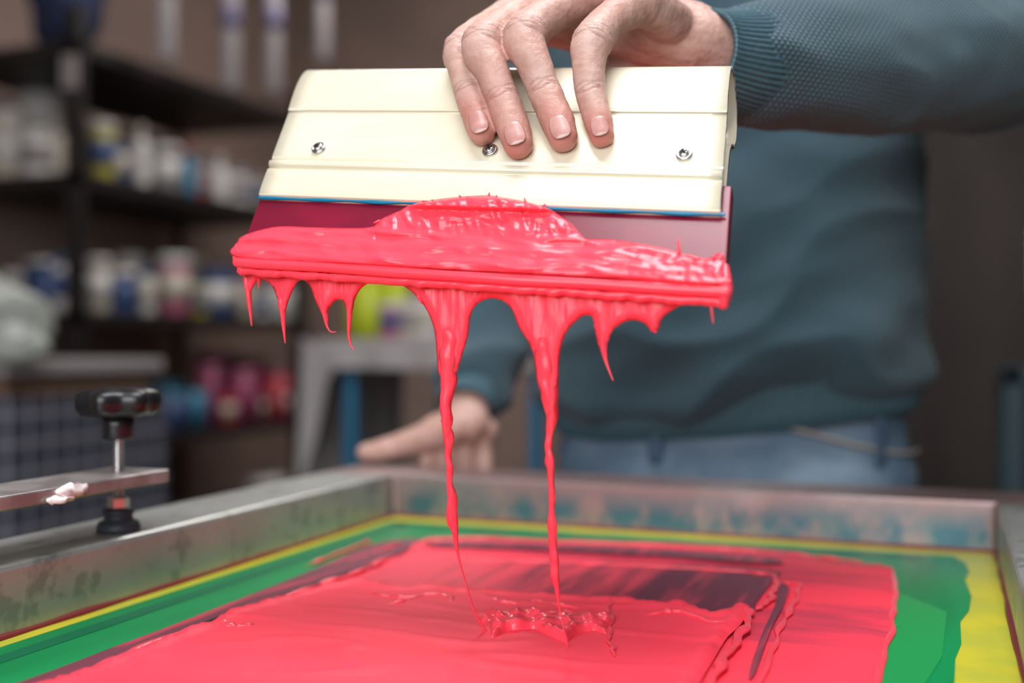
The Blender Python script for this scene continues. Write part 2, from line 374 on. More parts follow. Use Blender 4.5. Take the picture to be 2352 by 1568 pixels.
def lipdepth(px):
    p=SP(px,572+(px-545)*.0572,-.006)
    return (p-EYE)@CF
def cdepth(px,py):
    return lipdepth(px)+.003
out=[(549,582),(556,628),(565,655),(575,668),(584,655),(592,642),(606,643),(625,658),(638,690),(646,716),(655,716),(663,690),(680,652),(695,643),(711,656),(724,690),(738,720),(748,728),(756,708),(770,691),(786,690),(796,712),(804,725),(810,712),(816,686),(832,660),(860,646),(900,645),(932,660),(962,686),(985,722),(998,762),(1003,815),(1008,860),(1028,890),(1048,858),(1062,815),(1075,770),(1080,730),(1092,702),(1120,686),(1150,689),(1175,710),(1192,752),(1216,790),(1229,832),(1236,885),(1258,920),(1281,885),(1284,830),(1291,790),(1305,757),(1330,731),(1345,724),(1360,728),(1367,762),(1376,796),(1388,806),(1396,790),(1403,768),(1414,752),(1437,738),(1460,735),(1482,744),(1498,762),(1514,754),(1524,728),(1560,702),(1600,677),(1628,658),(1655,640),(1400,622),(1100,606),(800,588)]
g=Geo()
def th2(d,p):
    m=d*.00022
    t=min(.0032,math.sqrt(max(m,0)*.0030))
    w=noise.noise(Vector((p[0]*.035,p[1]*.007,7)))*.0008+noise.noise(Vector((p[0]*.10,p[1]*.018,2)))*.0004
    return max(.0002,t+w*min(1,m/.002))
inflate(g,out,5,lambda p,t:W(p[0],p[1],cdepth(*p)-t),th2,back=1,n=5)
def drip(lst,dfun=None,seg=14,n=5,jag=.12,sd=0):
    P=[];Rr=[]
    for (x,y,h) in lst:
        d=dfun(x,y) if dfun else cdepth(x,y); P.append(W(x,y,d)); Rr.append(h*d/F)
    V,Fc2=tube(P,Rr,seg,up=tuple(CF),n=n,rfun=lambda s,a:1+jag*noise.noise(Vector((math.cos(a)*1.5+sd,math.sin(a)*1.5,s*26)))); g.add(V,Fc2)
land1=G(1115,1452,-.152); land2=G(1304,1488,-.152)
d1=(land1-EYE)@CF; d2=(land2-EYE)@CF
def D1(x,y):
    t=max(0,min(1,(y-850)/600.)); return cdepth(1035,y)*(1-t*t)+d1*t*t
def D2(x,y):
    t=max(0,min(1,(y-850)/640.)); return cdepth(1255,y)*(1-t*t)+d2*t*t
drip([(1036,770,22),(1032,820,21),(1029,870,18.5),(1024,920,15),(1027,960,14),(1026,985,12),(1031,1015,10.5),(1029,1050,7.5),(1034,1080,8),(1033,1110,7),(1039,1140,10),(1038,1185,13.5),(1044,1215,9),(1048,1248,4.5),(1056,1290,2.4),(1073,1350,2.0),(1090,1405,2.4),(1115,1449,3)],D1,jag=.35)
drip([(1250,790,22),(1255,850,22),(1259,890,21),(1264,935,16),(1266,960,13),(1262,1000,8.5),(1260,1030,8),(1264,1060,11),(1265,1095,7),(1268,1140,7.5),(1267,1170,6.5),(1269,1210,10.5),(1270,1255,8.5),(1274,1290,9.5),(1274,1325,9),(1279,1350,5.5),(1283,1385,2.4),(1292,1430,1.8),(1304,1488,2.8)],D2,jag=.35,sd=5)
drip([(567,640,10),(571,680,6.5),(575,715,4),(578,747,1.8)])
drip([(595,640,5),(594,660,1.6)])
drip([(647,690,10),(650,725,6.5),(652,755,4),(655,787,1.4)])
drip([(744,700,10),(748,730,6),(751,748,3),(759,761,1.7),(771,762,1.3)])
drip([(804,695,9),(802,735,5.5),(801,765,3.6),(805,790,2.4),(813,803,1.3)])
drip([(1385,760,12),(1386,795,9),(1391,825,4.6),(1399,850,2.6),(1408,873,1.4)])
drip([(1500,735,10),(1500,752,8),(1505,760,5)])
drip([(962,680,6),(968,696,2)])
drip([(1628,640,7),(1630,668,4.5),(1634,705,3),(1638,741,1.6)],lambda x,y:lipdepth(x)-.004)
g.obj('ink_curtain_and_drips',[m_inkdrip],ink)

# ---------------------------------------------------------------- the screen (frame + mesh + ink)
ZT=-.118; ZM=-.156; ZB=-.165
A0,A1,B0,B1=-.463,.033,.161,.911; WD=.067
scr=empty('screen_printing_frame')
g=Geo()
def ringbox(g,z0,z1,a0,a1,b0,b1,w,mi=0):
    zs=(CAMZ+z0,CAMZ+z1)
    I=[(a0,b0),(a1,b0),(a1,b1),(a0,b1)]; O=[(a0-w,b0-w),(a1+w,b0-w),(a1+w,b1+w),(a0-w,b1+w)]
    V=[(x,y,z) for z in zs for (x,y) in I+O]
    Fc=[]
    for i in range(4):
        j=(i+1)%4
        Fc+= [(8+i,8+j,12+j,12+i),(i,4+i,4+j,j),(i,j,8+j,8+i),(4+i,12+i,12+j,4+j)]
    g.add(V,Fc,mi)
ringbox(g,ZB,ZT,A0,A1,B0,B1,WD)
g.obj('aluminium_frame',[m_frame],scr,smooth=False,bevel=.003)
g=Geo(); g.box((A0-.002,B0-.002,CAMZ+ZM-.001),(A1+.002,B1+.002,CAMZ+ZM)); g.obj('mesh_fabric',[m_yel],scr,smooth=False)
g=Geo()
for (p,q) in (((A0,B0),(A0,B1)),((A0,B1),(A1,B1)),((A1,B1),(A1,B0))):
    n_=40; P=[R(p[0]+(q[0]-p[0])*i/n_,p[1]+(q[1]-p[1])*i/n_,ZM+.0005) for i in range(n_+1)]
    rr=[.0022+.0012*noise.noise(Vector((i*.5,p[0]*9,0))) for i in range(n_+1)]
    V,Fc2=tube(P,rr,8,n=2); g.add(V,Fc2)
g.obj('dried_ink_seam',[m_redtape],scr)
def layer(name,pxs,h,mat,grid=.012,hf=None,n=5,parent=scr):
    w=np.array([G(x,y,ZM)[:2] for x,y in pxs]); g=Geo()
    if hf is None: hf=lambda d,p:0.0
    V,Fc,D=fill2d(w,grid,n)
    vs=[(p[0],p[1],CAMZ+ZM+h+hf(d,p)) for p,d in zip(V,D)]
    g.add(vs,Fc)
    o=g.obj(name,[mat],parent,fix=False)
    me=o.data
    if len(me.polygons) and np.mean([pp.normal.z for pp in me.polygons])<0: me.flip_normals()
    return o
def rect_layer(name,poly,h,mat): 
    g=Geo(); V,Fc,D=fill2d(poly,.02,1,False); g.add([(p[0],p[1],CAMZ+ZM+h) for p in V],Fc); o=g.obj(name,[mat],scr,fix=False)
    if o.data.polygons[0].normal.z<0: o.data.flip_normals()
gA=A0+.012; gB=B1-.026
wav=[(A1-.030,gB),(A1-.022,.86),(A1-.020,.83),(A1-.023,.80),(A1-.020,.75),(A1-.022,.71),(A1-.027,.68),(A1-.027,.63),(A1-.030,.60),(A1-.034,.3),(A1-.034,.18)]
rect_layer('emulsion_green',[(gA,.18),(gA,gB)]+wav,.0004,m_green)
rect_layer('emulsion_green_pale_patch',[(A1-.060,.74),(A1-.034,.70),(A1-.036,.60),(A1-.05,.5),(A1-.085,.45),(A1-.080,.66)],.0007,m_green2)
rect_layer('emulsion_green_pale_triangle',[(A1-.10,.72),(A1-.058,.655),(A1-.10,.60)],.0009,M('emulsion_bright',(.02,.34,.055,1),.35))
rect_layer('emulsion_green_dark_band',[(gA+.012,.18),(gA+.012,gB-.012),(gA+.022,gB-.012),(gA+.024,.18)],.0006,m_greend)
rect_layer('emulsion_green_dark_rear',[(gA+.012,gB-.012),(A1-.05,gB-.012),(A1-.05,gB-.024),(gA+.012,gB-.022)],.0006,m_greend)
layer('ink_stain',[(-100,1640),(180,1520),(430,1425),(700,1318),(860,1250),(960,1240),(1000,1250),(900,1310),(700,1390),(520,1460),(300,1540),(150,1700)],.0008,m_mauve)
def ridge(amp,w,base=.0008,nzs=70,na=.0006):
    def f(d,p):
        e=math.exp(-((d-w)/w)**2)
        return min(base,d*.6)+amp*e*(.6+.8*noise.noise(Vector((p[0]*nzs,p[1]*nzs,2))))*min(1,d/(w*.4))+na*min(1,d/.005)*noise.noise(Vector((p[0]*25,p[1]*25,5)))
    return f
layer('ink_wiped_field',[(60,1640),(300,1520),(560,1432),(700,1372),(820,1310),(930,1262),(985,1240),(1080,1234),(1300,1243),(1560,1252),(1800,1268),(1900,1290),(2030,1302),(2052,1315),(2056,1380),(2045,1470),(2010,1568),(1980,1700),(1900,1900),(200,1900)],.0010,m_inkmid,.009,hf=ridge(.0012,.0035))
layer('ink_dark_streak',[(1000,1252),(1200,1256),(1500,1268),(1760,1290),(1770,1304),(1500,1286),(1200,1270),(1000,1264)],.0034,m_mauve,.006,hf=lambda d,p:0)
layer('ink_dark_streak_side',[(210,1536),(360,1478),(520,1418),(700,1345),(850,1282),(945,1262),(900,1288),(780,1332),(640,1380),(540,1405),(420,1452),(260,1530)],.0034,m_mauve,.006,hf=lambda d,p:0)
layer('ink_dark_streak_right',[(1790,1352),(1812,1360),(1800,1400),(1770,1460),(1735,1560),(1720,1560),(1750,1470),(1780,1400)],.0032,m_mauve,.006,hf=lambda d,p:0)
layer('ink_thin_field',[(830,1352),(900,1310),(955,1283),(1200,1290),(1500,1303),(1770,1318),(1776,1340),(1740,1390),(1700,1425),(1500,1425),(1200,1400)],.0030,m_inkthin,.009,hf=lambda d,p:0)
thick_o=[(-60,1660),(150,1575),(330,1505),(480,1445),(520,1424),(600,1400),(700,1372),(790,1350),(850,1350),(920,1362),(1000,1358),(1100,1372),(1220,1376),(1330,1386),(1430,1390),(1520,1402),(1570,1398),(1640,1424),(1700,1402),(1722,1410),(1700,1450),(1670,1480),(1640,1530),(1600,1600),(1560,1700),(1500,1900),(0,1900)]
def poolh(d,p):
    base=ridge(.0026,.004,.0012,110,.0007)(d,p)
    f=1-abs(noise.noise(Vector((p[0]*9+p[1]*5,p[1]*26-p[0]*4,21))))*9
    return base+.0010*max(0,f)*min(1,d/.01)
layer('ink_pool',thick_o,.0036,m_inkflat,.004,hf=poolh,n=6)
g=Geo()
def ridgetube(pp,r,z=.002,mi=0,seed=0,n=8):
    P=[];Rr=[]
    C=catmull(pp,n)
    for i,(x,y) in enumerate(C):
        q=G(x,y,ZM+z); q=q+np.array([noise.noise(Vector((i*.35,seed,0)))*.0022,noise.noise(Vector((i*.35,seed,9)))*.0022,0]); P.append(q)
        k=r*(.75+.9*noise.noise(Vector((i*.45,seed,5)))); k=max(k,.0004)*min(1,(i+.5)/3,(len(C)-i)/3); Rr.append((k*1.7,k*.75))
    V,Fc2=tube(P,Rr,8,n=2); g.add(V,Fc2,mi)
ridgetube([(240,1520),(420,1448),(520,1420),(700,1352),(820,1312),(900,1275)],.0015,.0036,seed=1)
ridgetube([(0,1650),(200,1540),(420,1462)],.0015,.0035,seed=2)
ridgetube([(500,1425),(540,1440),(590,1432)],.0024,.0042,seed=3)
ridgetube([(700,1300),(780,1268),(840,1245),(845,1243)],.0012,.002,seed=11)
ridgetube([(780,1300),(860,1268),(925,1246)],.0013,.002,seed=12)
ridgetube([(985,1240),(1100,1236),(1300,1246),(1500,1250),(1700,1262),(1850,1275),(1980,1290)],.0017,.0016,seed=4)
ridgetube([(1050,1285),(1300,1290),(1500,1300),(1650,1308),(1780,1318)],.0015,.0032,seed=5)
ridgetube([(1780,1318),(1782,1345),(1768,1375),(1740,1398)],.0015,.0035,seed=6)
ridgetube([(1700,1402),(1722,1405),(1700,1460),(1650,1530),(1620,1600)],.0020,.0044,seed=7)
ridgetube([(1800,1336),(1838,1346),(1815,1400),(1780,1470),(1740,1600)],.0013,.0026,seed=8)
ridgetube([(2052,1308),(2056,1370),(2046,1450),(2015,1560),(1990,1660)],.0013,.0010,seed=9)
ridgetube([(840,1358),(920,1372),(1010,1364),(1040,1380)],.0018,.0048,seed=13)
ridgetube([(880,1390),(960,1372)],.0014,.0048,seed=14)
ridgetube([(1480,1412),(1560,1402),(1640,1428),(1700,1410)],.0020,.0050,seed=15)
ridgetube([(1120,1372),(1180,1385),(1230,1380),(1330,1396)],.0017,.0050,seed=16)
ridgetube([(1405,1368),(1398,1400),(1404,1440),(1400,1470),(1412,1506)],.0009,.0054,seed=17)
g.obj('ink_ridges',[m_ink],scr)
pile=[(1093,1446),(1122,1443),(1110,1424),(1135,1428),(1170,1434),(1200,1430),(1260,1438),(1300,1432),(1345,1436),(1380,1444),(1414,1436),(1412,1450),(1396,1462),(1394,1478),(1365,1470),(1335,1474),(1318,1482),(1304,1496),(1275,1488),(1245,1474),(1225,1466),(1195,1470),(1165,1472),(1145,1482),(1126,1486),(1122,1462)]
def pf(d,p):
    q=Vector((p[0]*70+p[1]*30,p[1]*45,3)); r1_=1-abs(noise.noise(q))*2.6; q2=Vector((p[0]*60-p[1]*90,p[1]*60,9)); r2_=1-abs(noise.noise(q2))*2.6
    return min(1,d/.0028)**.6*(.0034+.0024*max(0,r1_)+.0018*max(0,r2_))
layer('ink_fold_pile',pile,.0034,m_ink,.0012,hf=pf,n=6)

# press table under the frame
g=Geo()
g.box((-.58,.05,CAMZ+ZB-.04),(.15,1.0,CAMZ+ZB),0)
for a in (-.55,.08):
    for b in (.08,.93): g.box((a,b,0),(a+.05,b+.05,CAMZ+ZB-.04),1)
g.box((-.55,.1,.25),(.13,.96,.28),1)
g.obj('printing_table',[M('table_top',(.10,.10,.10,1),.5),M('table_steel',(.06,.07,.08,1),.5,.3)],smooth=False,bevel=.003)

# ---------------------------------------------------------------- clamp with star knob
cl=empty('screen_clamp')
ca,cb=-.483,.574
g=Geo(); 
g.box((-.503,.18,CAMZ-.0885),(-.459,.593,CAMZ-.0805)); 
g.obj('flat_bar',[m_barmetal],cl,smooth=False,bevel=.001)
def clz(z): return (ca,cb,CAMZ+z)
g=Geo()
g.lathe(clz(ZT),(0,0,1),[(.0130,0),(.0133,.003),(.0120,.006),(.0088,.0075),(.0084,.010),(.0095,.0112),(.0088,.014),(.005,.015)],32)
g.obj('rubber_foot',[m_rubber],cl)
g=Geo()
g.lathe(clz(ZT+.014),(0,0,1),[(.0062,0),(.0066,.001),(.0066,.0065),(.0062,.0075)],6)
g.obj('hex_nut',[m_steel],cl,smooth=False)
g=Geo(); pr=[]
z=-.104
while z<-.050:
    pr+=[(.0036,z),(.0036,z+.0003),(.0027,z+.0009),(.0027,z+.0012)]; z+=.0017
g.lathe((ca,cb,CAMZ),(0,0,1),pr,20); g.obj('threaded_rod',[m_steel],cl)
g=Geo()
g.lathe((ca,cb,CAMZ),(0,0,1),[(.0085,-.0605),(.0095,-.0595),(.0095,-.052),(.0098,-.047)],24)
lob=lambda a:1+.10*math.cos(a*6)
g.lathe((ca,cb,CAMZ),(0,0,1),[(.012,-.0470),(.020,-.0455),(.0232,-.042),(.0238,-.0365),(.0232,-.0325),(.020,-.0305),(.015,-.0292),(.008,-.0288)],72,radmod=lob)
g.obj('star_knob',[m_black],cl)
g=Geo()
V,Fc2=ellipsoid(R(-.458,.506,-.0835),(.0030,.012,.0040)); V=[np.array(v)+.002*np.array([nz(v,300),nz(v,250,3),nz(v,280,6)]) for v in V]; g.add(V,Fc2)
V,Fc2=ellipsoid(R(-.4575,.496,-.0870),(.0025,.010,.002)); V=[np.array(v)+.002*np.array([nz(v,300),nz(v,250,3),nz(v,280,6)]) for v in V]; g.add(V,Fc2)
g.obj('white_ink_blob',[m_white],cl)

# ---------------------------------------------------------------- MAN
man=empty('man')
TC=(-.208,1.158)
HZ=.022
g=Geo()
secs=[(-.092,.176,.116,0),(-.080,.188,.126,0),(-.050,.194,.134,0),(0,.193,.134,0),(.06,.188,.130,0),(.13,.183,.124,.004),(.2,.183,.120,.006),(.28,.190,.115,.008),(.34,.192,.108,.01),(.385,.165,.095,.012),(.42,.105,.08,.014),(.45,.068,.066,.01)]
S=catmull([(TC[0],TC[1]+s[3],CAMZ+s[0]+HZ*max(0,min(1,(.1-s[0])/.15)),s[1],s[2]) for s in secs],6)
V=[];Fc=[];seg=64
for r in S:
    for j in range(seg):
        a=2*math.pi*j/seg; c,s_=math.cos(a),math.sin(a); e=.85
        low=max(0,min(1,(CAMZ+.1-r[2])/.15))
        V.append((r[0]+r[3]*math.copysign(abs(c)**e,c),r[1]+r[4]*math.copysign(abs(s_)**e,s_),r[2]+low*(.012*c+.012*max(0,c)+.012*max(0,-c-.5))))
for i in range(len(S)-1):
    for j in range(seg): Fc.append((i*seg+j,i*seg+(j+1)%seg,(i+1)*seg+(j+1)%seg,(i+1)*seg+j))
Fc.append(tuple(range(seg))[::-1]); Fc.append(tuple((len(S)-1)*seg+j for j in range(seg)))
g.add(V,Fc)
sh=R(-.05,1.135,.345)
slv=[W(1722,150,.690),W(1790,150,.708),W(1900,145,.735),W(2050,133,.775),W(2200,122,.815),W(2310,95,.86),W(2380,0,.93)*1.0,sh]
V,Fc2=tube(slv,[.0345,.0395,.044,.050,.0545,.057,.060,.070],32,n=8); g.add(V,Fc2)
V,Fc2=tube([R(-.437,1.035,-.040),R(-.446,1.08,-.005),R(-.452,1.135,.045),R(-.450,1.175,.10),R(-.425,1.17,.2),R(-.385,1.155,.30),R(-.35,1.15,.335)],[.034,.041,.046,.052,.056,.062,.066],28,n=8); g.add(V,Fc2)
o=fuse(g,'sweater',m_knit,.0042,6,man)
co=getv(o.data); no=getn(o.data)
for i in range(len(co)):
    p=co[i]; d=((p-EYE)@CF)
    if d<.85:
        w1=1-abs(noise.noise(Vector((p[0]*10+p[2]*9,p[1]*10,p[2]*20-p[0]*6))))*2.4
        f=.0030*w1+.0020*noise.noise(Vector((p[0]*36,p[1]*36,p[2]*50)))
    else:
        w1=1-abs(noise.noise(Vector((p[0]*5+p[2]*4,p[1]*5,p[2]*15-p[0]*7))))*2.4
        lowk=1+.8*max(0,min(1,(CAMZ+.10-p[2])/.15))
        f=.0062*w1*lowk+.003*noise.noise(Vector((p[0]*18,p[1]*18,p[2]*30)))
    co[i]=p+no[i]*f
setv(o.data,co)
def cuff(P,Rr,name,ribs,amp):
    g=Geo(); V,Fc2=tube(P,Rr,ribs*6,n=8,cap=False,rfun=lambda s,a:1+amp*math.cos(a*ribs)); g.add(V,Fc2); o=g.obj(name,[m_rib],man); s=o.modifiers.new('t','SOLIDIFY'); s.thickness=.003; s.offset=-1
cuff([W(1612,128,.662),W(1630,134,.666),W(1680,145,.678),W(1735,150,.693),W(1760,150,.700)],[.0275,.0280,.0312,.0350,.0368],'cuff',58,.022)
cuff([R(-.436,1.012,-.062),R(-.437,1.025,-.048),R(-.440,1.045,-.032)],[.028,.030,.034],'cuff_resting',50,.02)
g=Geo()
V=[];Fc=[];seg=720
hem=[(-.118,.172,.112),(-.112,.180,.119),(-.10,.183,.122),(-.085,.187,.125),(-.076,.190,.128)]
for (z,hw,hd_) in hem:
    for j in range(seg):
        a=2*math.pi*j/seg; c,s_=math.cos(a),math.sin(a); e=.85; k=1+.006*math.cos(a*120)
        V.append((TC[0]+k*hw*math.copysign(abs(c)**e,c),TC[1]+k*hd_*math.copysign(abs(s_)**e,s_),CAMZ+z+HZ+.006+(.012*c+.012*max(0,c)+.012*max(0,-c-.5))))
for i in range(len(hem)-1):
    for j in range(seg): Fc.append((i*seg+j,i*seg+(j+1)%seg,(i+1)*seg+(j+1)%seg,(i+1)*seg+j))
g.add(V,Fc); g.obj('sweater_hem',[m_rib],man)
g=Geo()
def ell(z,cx,cy,hw,hd_): return (cx,cy,z,hw,hd_)
S=[ell(CAMZ-.02,TC[0],TC[1],.160,.105),ell(CAMZ-.10,TC[0],TC[1],.174,.110),ell(CAMZ-.16,TC[0],TC[1],.184,.116),ell(CAMZ-.24,TC[0],TC[1],.186,.117),ell(CAMZ-.32,TC[0],TC[1],.168,.10)]
V=[];Fc=[];seg=48
for r in S:
    for j in range(seg):
        a=2*math.pi*j/seg; V.append((r[0]+r[3]*math.cos(a),r[1]+r[4]*math.sin(a),r[2]))
for i in range(len(S)-1):
    for j in range(seg): Fc.append((i*seg+j,i*seg+(j+1)%seg,(i+1)*seg+(j+1)%seg,(i+1)*seg+j))
Fc.append(tuple(range(seg))[::-1]); Fc.append(tuple((len(S)-1)*seg+j for j in range(seg)))
g.add(V,Fc)
for s_ in (-1,1):
    V,Fc2=tube([(TC[0]+s_*.088,TC[1],.83),(TC[0]+s_*.095,TC[1],.65),(TC[0]+s_*.10,TC[1]-.01,.48),(TC[0]+s_*.105,TC[1]+.015,.28),(TC[0]+s_*.11,TC[1]+.02,.09)],[.088,.080,.062,.056,.052],28,n=6); g.add(V,Fc2)
o=fuse(g,'jeans',m_jeans,.006,4,man)
co=getv(o.data); no=getn(o.data)
for i in range(len(co)):
    p=co[i]; co[i]=p+no[i]*(.005*noise.noise(Vector((p[0]*12,p[1]*12,p[2]*34)))+.003*noise.noise(Vector((p[0]*30,p[1]*30,p[2]*60))))
setv(o.data,co)
g=Geo()
def onbody(a,z,extra=.004):
    return (TC[0]+(.177+extra)*math.cos(a),TC[1]+(.112+extra)*math.sin(a),CAMZ+z)
pk=[]
for t in np.linspace(0,1,16):
    pk.append(onbody(math.radians(-66+t*62),-.078-.026*math.sin(t*math.pi*.6)))
V,Fc2=tube(pk,[.0018]*16,8,n=2); g.add(V,Fc2)
g.obj('pocket_seam',[m_stitch],man)
g=Geo()
for dg_ in (-106,-34):
    a=math.radians(dg_); V,Fc2=tube([onbody(a,-.06,.003),onbody(a,-.085,.005),onbody(a,-.112,.004)],[(.007,.002)]*3,8,up=(math.cos(a),math.sin(a),0),n=3); g.add(V,Fc2)
g.obj('belt_loops',[M('denim_dark',(.06,.11,.18,1),.8)],man)
g=Geo()
for s_ in (-1,1):
    V,Fc2=tube([(TC[0]+s_*.11,TC[1]+.07,.045),(TC[0]+s_*.112,TC[1]-.02,.05),(TC[0]+s_*.118,TC[1]-.12,.036),(TC[0]+s_*.12,TC[1]-.165,.03)],[(.036,.045),(.042,.05),(.045,.034),(.036,.028)],20,n=6); g.add(V,Fc2)
g.obj('shoes',[M('shoe_leather',(.05,.04,.035,1),.5)],man)
hc=np.array([TC[0],TC[1]-.01,CAMZ+.60])
g=Geo()
for c,r in (((0,0,.03),(.076,.095,.095)),((0,-.025,-.045),(.058,.068,.072)),((0,-.098,-.012),(.013,.018,.026)),((.078,.01,-.01),(.012,.02,.032)),((-.078,.01,-.01),(.012,.02,.032)),((0,-.084,-.055),(.024,.012,.008)),((0,-.07,-.10),(.022,.02,.016))):
    V,Fc2=ellipsoid(hc+np.array(c),r); g.add(V,Fc2)
V,Fc2=tube([hc+np.array([0,.02,-.05]),hc+np.array([0,.025,-.12]),hc+np.array([0,.025,-.20])],[.055,.056,.066],24); g.add(V,Fc2)
fuse(g,'head',m_skin,.004,4,man)
g=Geo()
V,Fc2=ellipsoid(hc+np.array([0,.018,.052]),(.084,.092,.086),32,20); V=[np.array(v)+.004*np.array([nz(v,40),nz(v,40,3),nz(v,40,7)]) for v in V]; g.add(V,Fc2); g.obj('hair',[M('hair_brown',(.05,.03,.02,1),.6,bump=(200,.6,.003))],man)
g=Geo()
for s_ in (-1,1):
    V,Fc2=ellipsoid(hc+np.array([s_*.031,-.078,.0]),(.012,.012,.010)); g.add(V,Fc2)
    V,Fc2=ellipsoid(hc+np.array([s_*.031,-.0885,.0]),(.005,.003,.005)); g.add(V,Fc2,1)
g.obj('eyes',[M('eye_white',(.8,.8,.8,1),.2),M('iris',(.06,.04,.02,1),.2)],man)

# ---- hand holding the squeegee
fingers={
 'index':([(1107,303,.0078),(1098,272,.0092),(1077,214,.0122),(1063,160,.0130),(1060,116,.0145),(1120,66,.004),(1225,25,-.006)],[.0073,.0081,.0081,.0082,.0098,.0098,.0125]),
 'middle':([(1190,331,.0080),(1179,295,.0096),(1154,226,.0152),(1129,160,.0220),(1108,104,.0250),(1175,48,.018),(1285,2,.006)],[.0078,.0088,.0088,.0092,.0114,.0108,.0135]),
 'ring':([(1293,316,.0078),(1281,280,.0094),(1250,208,.0150),(1226,145,.0215),(1206,84,.0250),(1275,28,.018),(1375,-15,.008)],[.0076,.0087,.0088,.0094,.0115,.0106,.0135]),
 'pinky':([(1382,310,.0070),(1374,278,.0085),(1357,214,.0130),(1352,152,.0180),(1360,98,.0200),(1402,48,.014),(1468,8,.006)],[.0065,.0074,.0080,.0088,.0107,.0102,.0130]),
}
wr=W(1600,92,.672)
g=Geo(); joints=[]; tips=[]
for nm,(pp,rr) in fingers.items():
    P=[SP(*p) for p in pp]
    P2_=P+[P[-1]*.6+wr*.4,W(1560,80,.668)]; r2_=rr+[.0135,.015]
    V,Fc2=tube(P2_,r2_,24,up=tuple(SN),n=10); g.add(V,Fc2)
    joints.append((P[2],P[1]-P[3],rr[2],nm)); joints.append((P[4],P[3]-P[5],rr[4],nm)); tips.append((P[0],P[0]-P[1],rr[0],nm))
    V,Fc2=ellipsoid(P[4]+SN*.0008,[rr[4]*1.02]*3); g.add(V,Fc2)
    V,Fc2=ellipsoid(P[6],[.0135]*3); g.add(V,Fc2)
for a,b,ra,rb in (((1330,60,.672),(1560,100,.672),.012,.018),((1400,75,.662),(1570,105,.668),.012,.018),((1470,60,.655),(1580,105,.668),.014,.018),((1260,60,.690),(1500,90,.690),.012,.018),((1440,30,.668),(1590,75,.67),.016,.018),((1350,10,.675),(1520,50,.672),.015,.018)):
    V,Fc2=tube([W(*a),W(*b)],[ra,rb],18,n=6); g.add(V,Fc2)
V,Fc2=tube([W(1540,85,.668),W(1600,98,.671),W(1660,130,.682),W(1740,150,.70)],[(.022,.0200),(.0235,.0195),(.025,.0215),(.028,.026)],24,n=6); g.add(V,Fc2)
V,Fc2=tube([W(1560,100,.69),SP(1480,130,-.050),SP(1410,190,-.050),SP(1350,250,-.045),SP(1310,300,-.038)],[.018,.0155,.0115,.0115,.0095],20,n=8); g.add(V,Fc2)
hand=fuse(g,'hand_gripping',m_skin,.00085,6,man)
co=getv(hand.data); no=getn(hand.data)
tint=np.zeros((len(co),4)); tint[:,3]=1
disp=np.zeros(len(co))
for (c,t,r,nm) in joints:
    t=t/np.linalg.norm(t); q=co-c; s=q@t; dr=np.linalg.norm(q-s[:,None]*t,axis=1); m=(dr<r*1.35)&(np.abs(s)<.012)
    dors=np.clip((no@SN)*1.4,0,1)
    big=r>.0095
    for k,off in enumerate((-.0042,-.0021,0,.0022,.0044) if big else (-.0022,0,.0022)):
        wob=.0006*np.sin(q@np.cross(t,SN)*600+k*2)
        e=np.exp(-((s-off+wob)/.00055)**2)*(1-.12*abs(k-2))
        disp[m]-=(.00050*e*dors)[m]; tint[m,2]=np.maximum(tint[m,2],(.55*e*dors)[m])
    tint[:,1]=np.maximum(tint[:,1],.75*np.exp(-(np.linalg.norm(q-SN*.006,axis=1)/.010)**2)*(1 if big else .4))
for (c,t,r,nm) in tips:
    tint[:,0]=np.maximum(tint[:,0],.9*np.exp(-(np.linalg.norm(co-c,axis=1)/.019)**2))
for i in range(len(co)):
    disp[i]+=.0004*nz(co[i],140)+.0002*nz(co[i],420)
    tint[i,0]=min(1,max(0,tint[i,0]+.45*nz(co[i],45,5)))
setv(hand.data,co+no*disp[:,None])
ca_=hand.data.color_attributes.new('tint','FLOAT_COLOR','POINT'); ca_.data.foreach_set('color',tint.ravel())
g=Geo()
for (c,t,r,nm) in tips:
    t=t/np.linalg.norm(t); d=SN-(SN@t)*t; d/=np.linalg.norm(d); sd=np.cross(t,d)
    rr=r*1.02; L0,L1=-.0088,.0058; ni,nj=18,12
    if nm=='pinky': L0=-.0072; L1=.0048
    V=[]
    for i in range(ni+1):
        s=L0+(L1-L0)*i/ni; x=2*i/ni-1
        pw=2.3 if x<0 else 3.2
        wfac=max((1-abs(x)**pw)**.5 if abs(x)<1 else 0,.10)*(.94+.06*x)
        grow=1+.06*max(0,-s/.009)
        rad=rr*1.01*grow*(1-.22*(max(s,0)/rr)**2)+.0001+ (-.0004 if i<=1 else 0)
        for j in range(nj+1):
            a=math.radians(43)*(2*j/nj-1)*wfac
            V.append(c+t*s+sd*math.sin(a)*rad*.98+d*math.cos(a)*rad)
    fa=[(i*(nj+1)+j,i*(nj+1)+j+1,(i+1)*(nj+1)+j+1,(i+1)*(nj+1)+j) for i in range(ni) for j in range(nj)]
    g.add(V,fa); 
    for q_ in range(len(fa)):
        if q_//nj>=ni-2: g.m[len(g.m)-len(fa)+q_]=1
nl=g.obj('fingernails',[m_nail,m_nailtip],man); so=nl.modifiers.new('t','SOLIDIFY'); so.thickness=.0006; so.offset=0

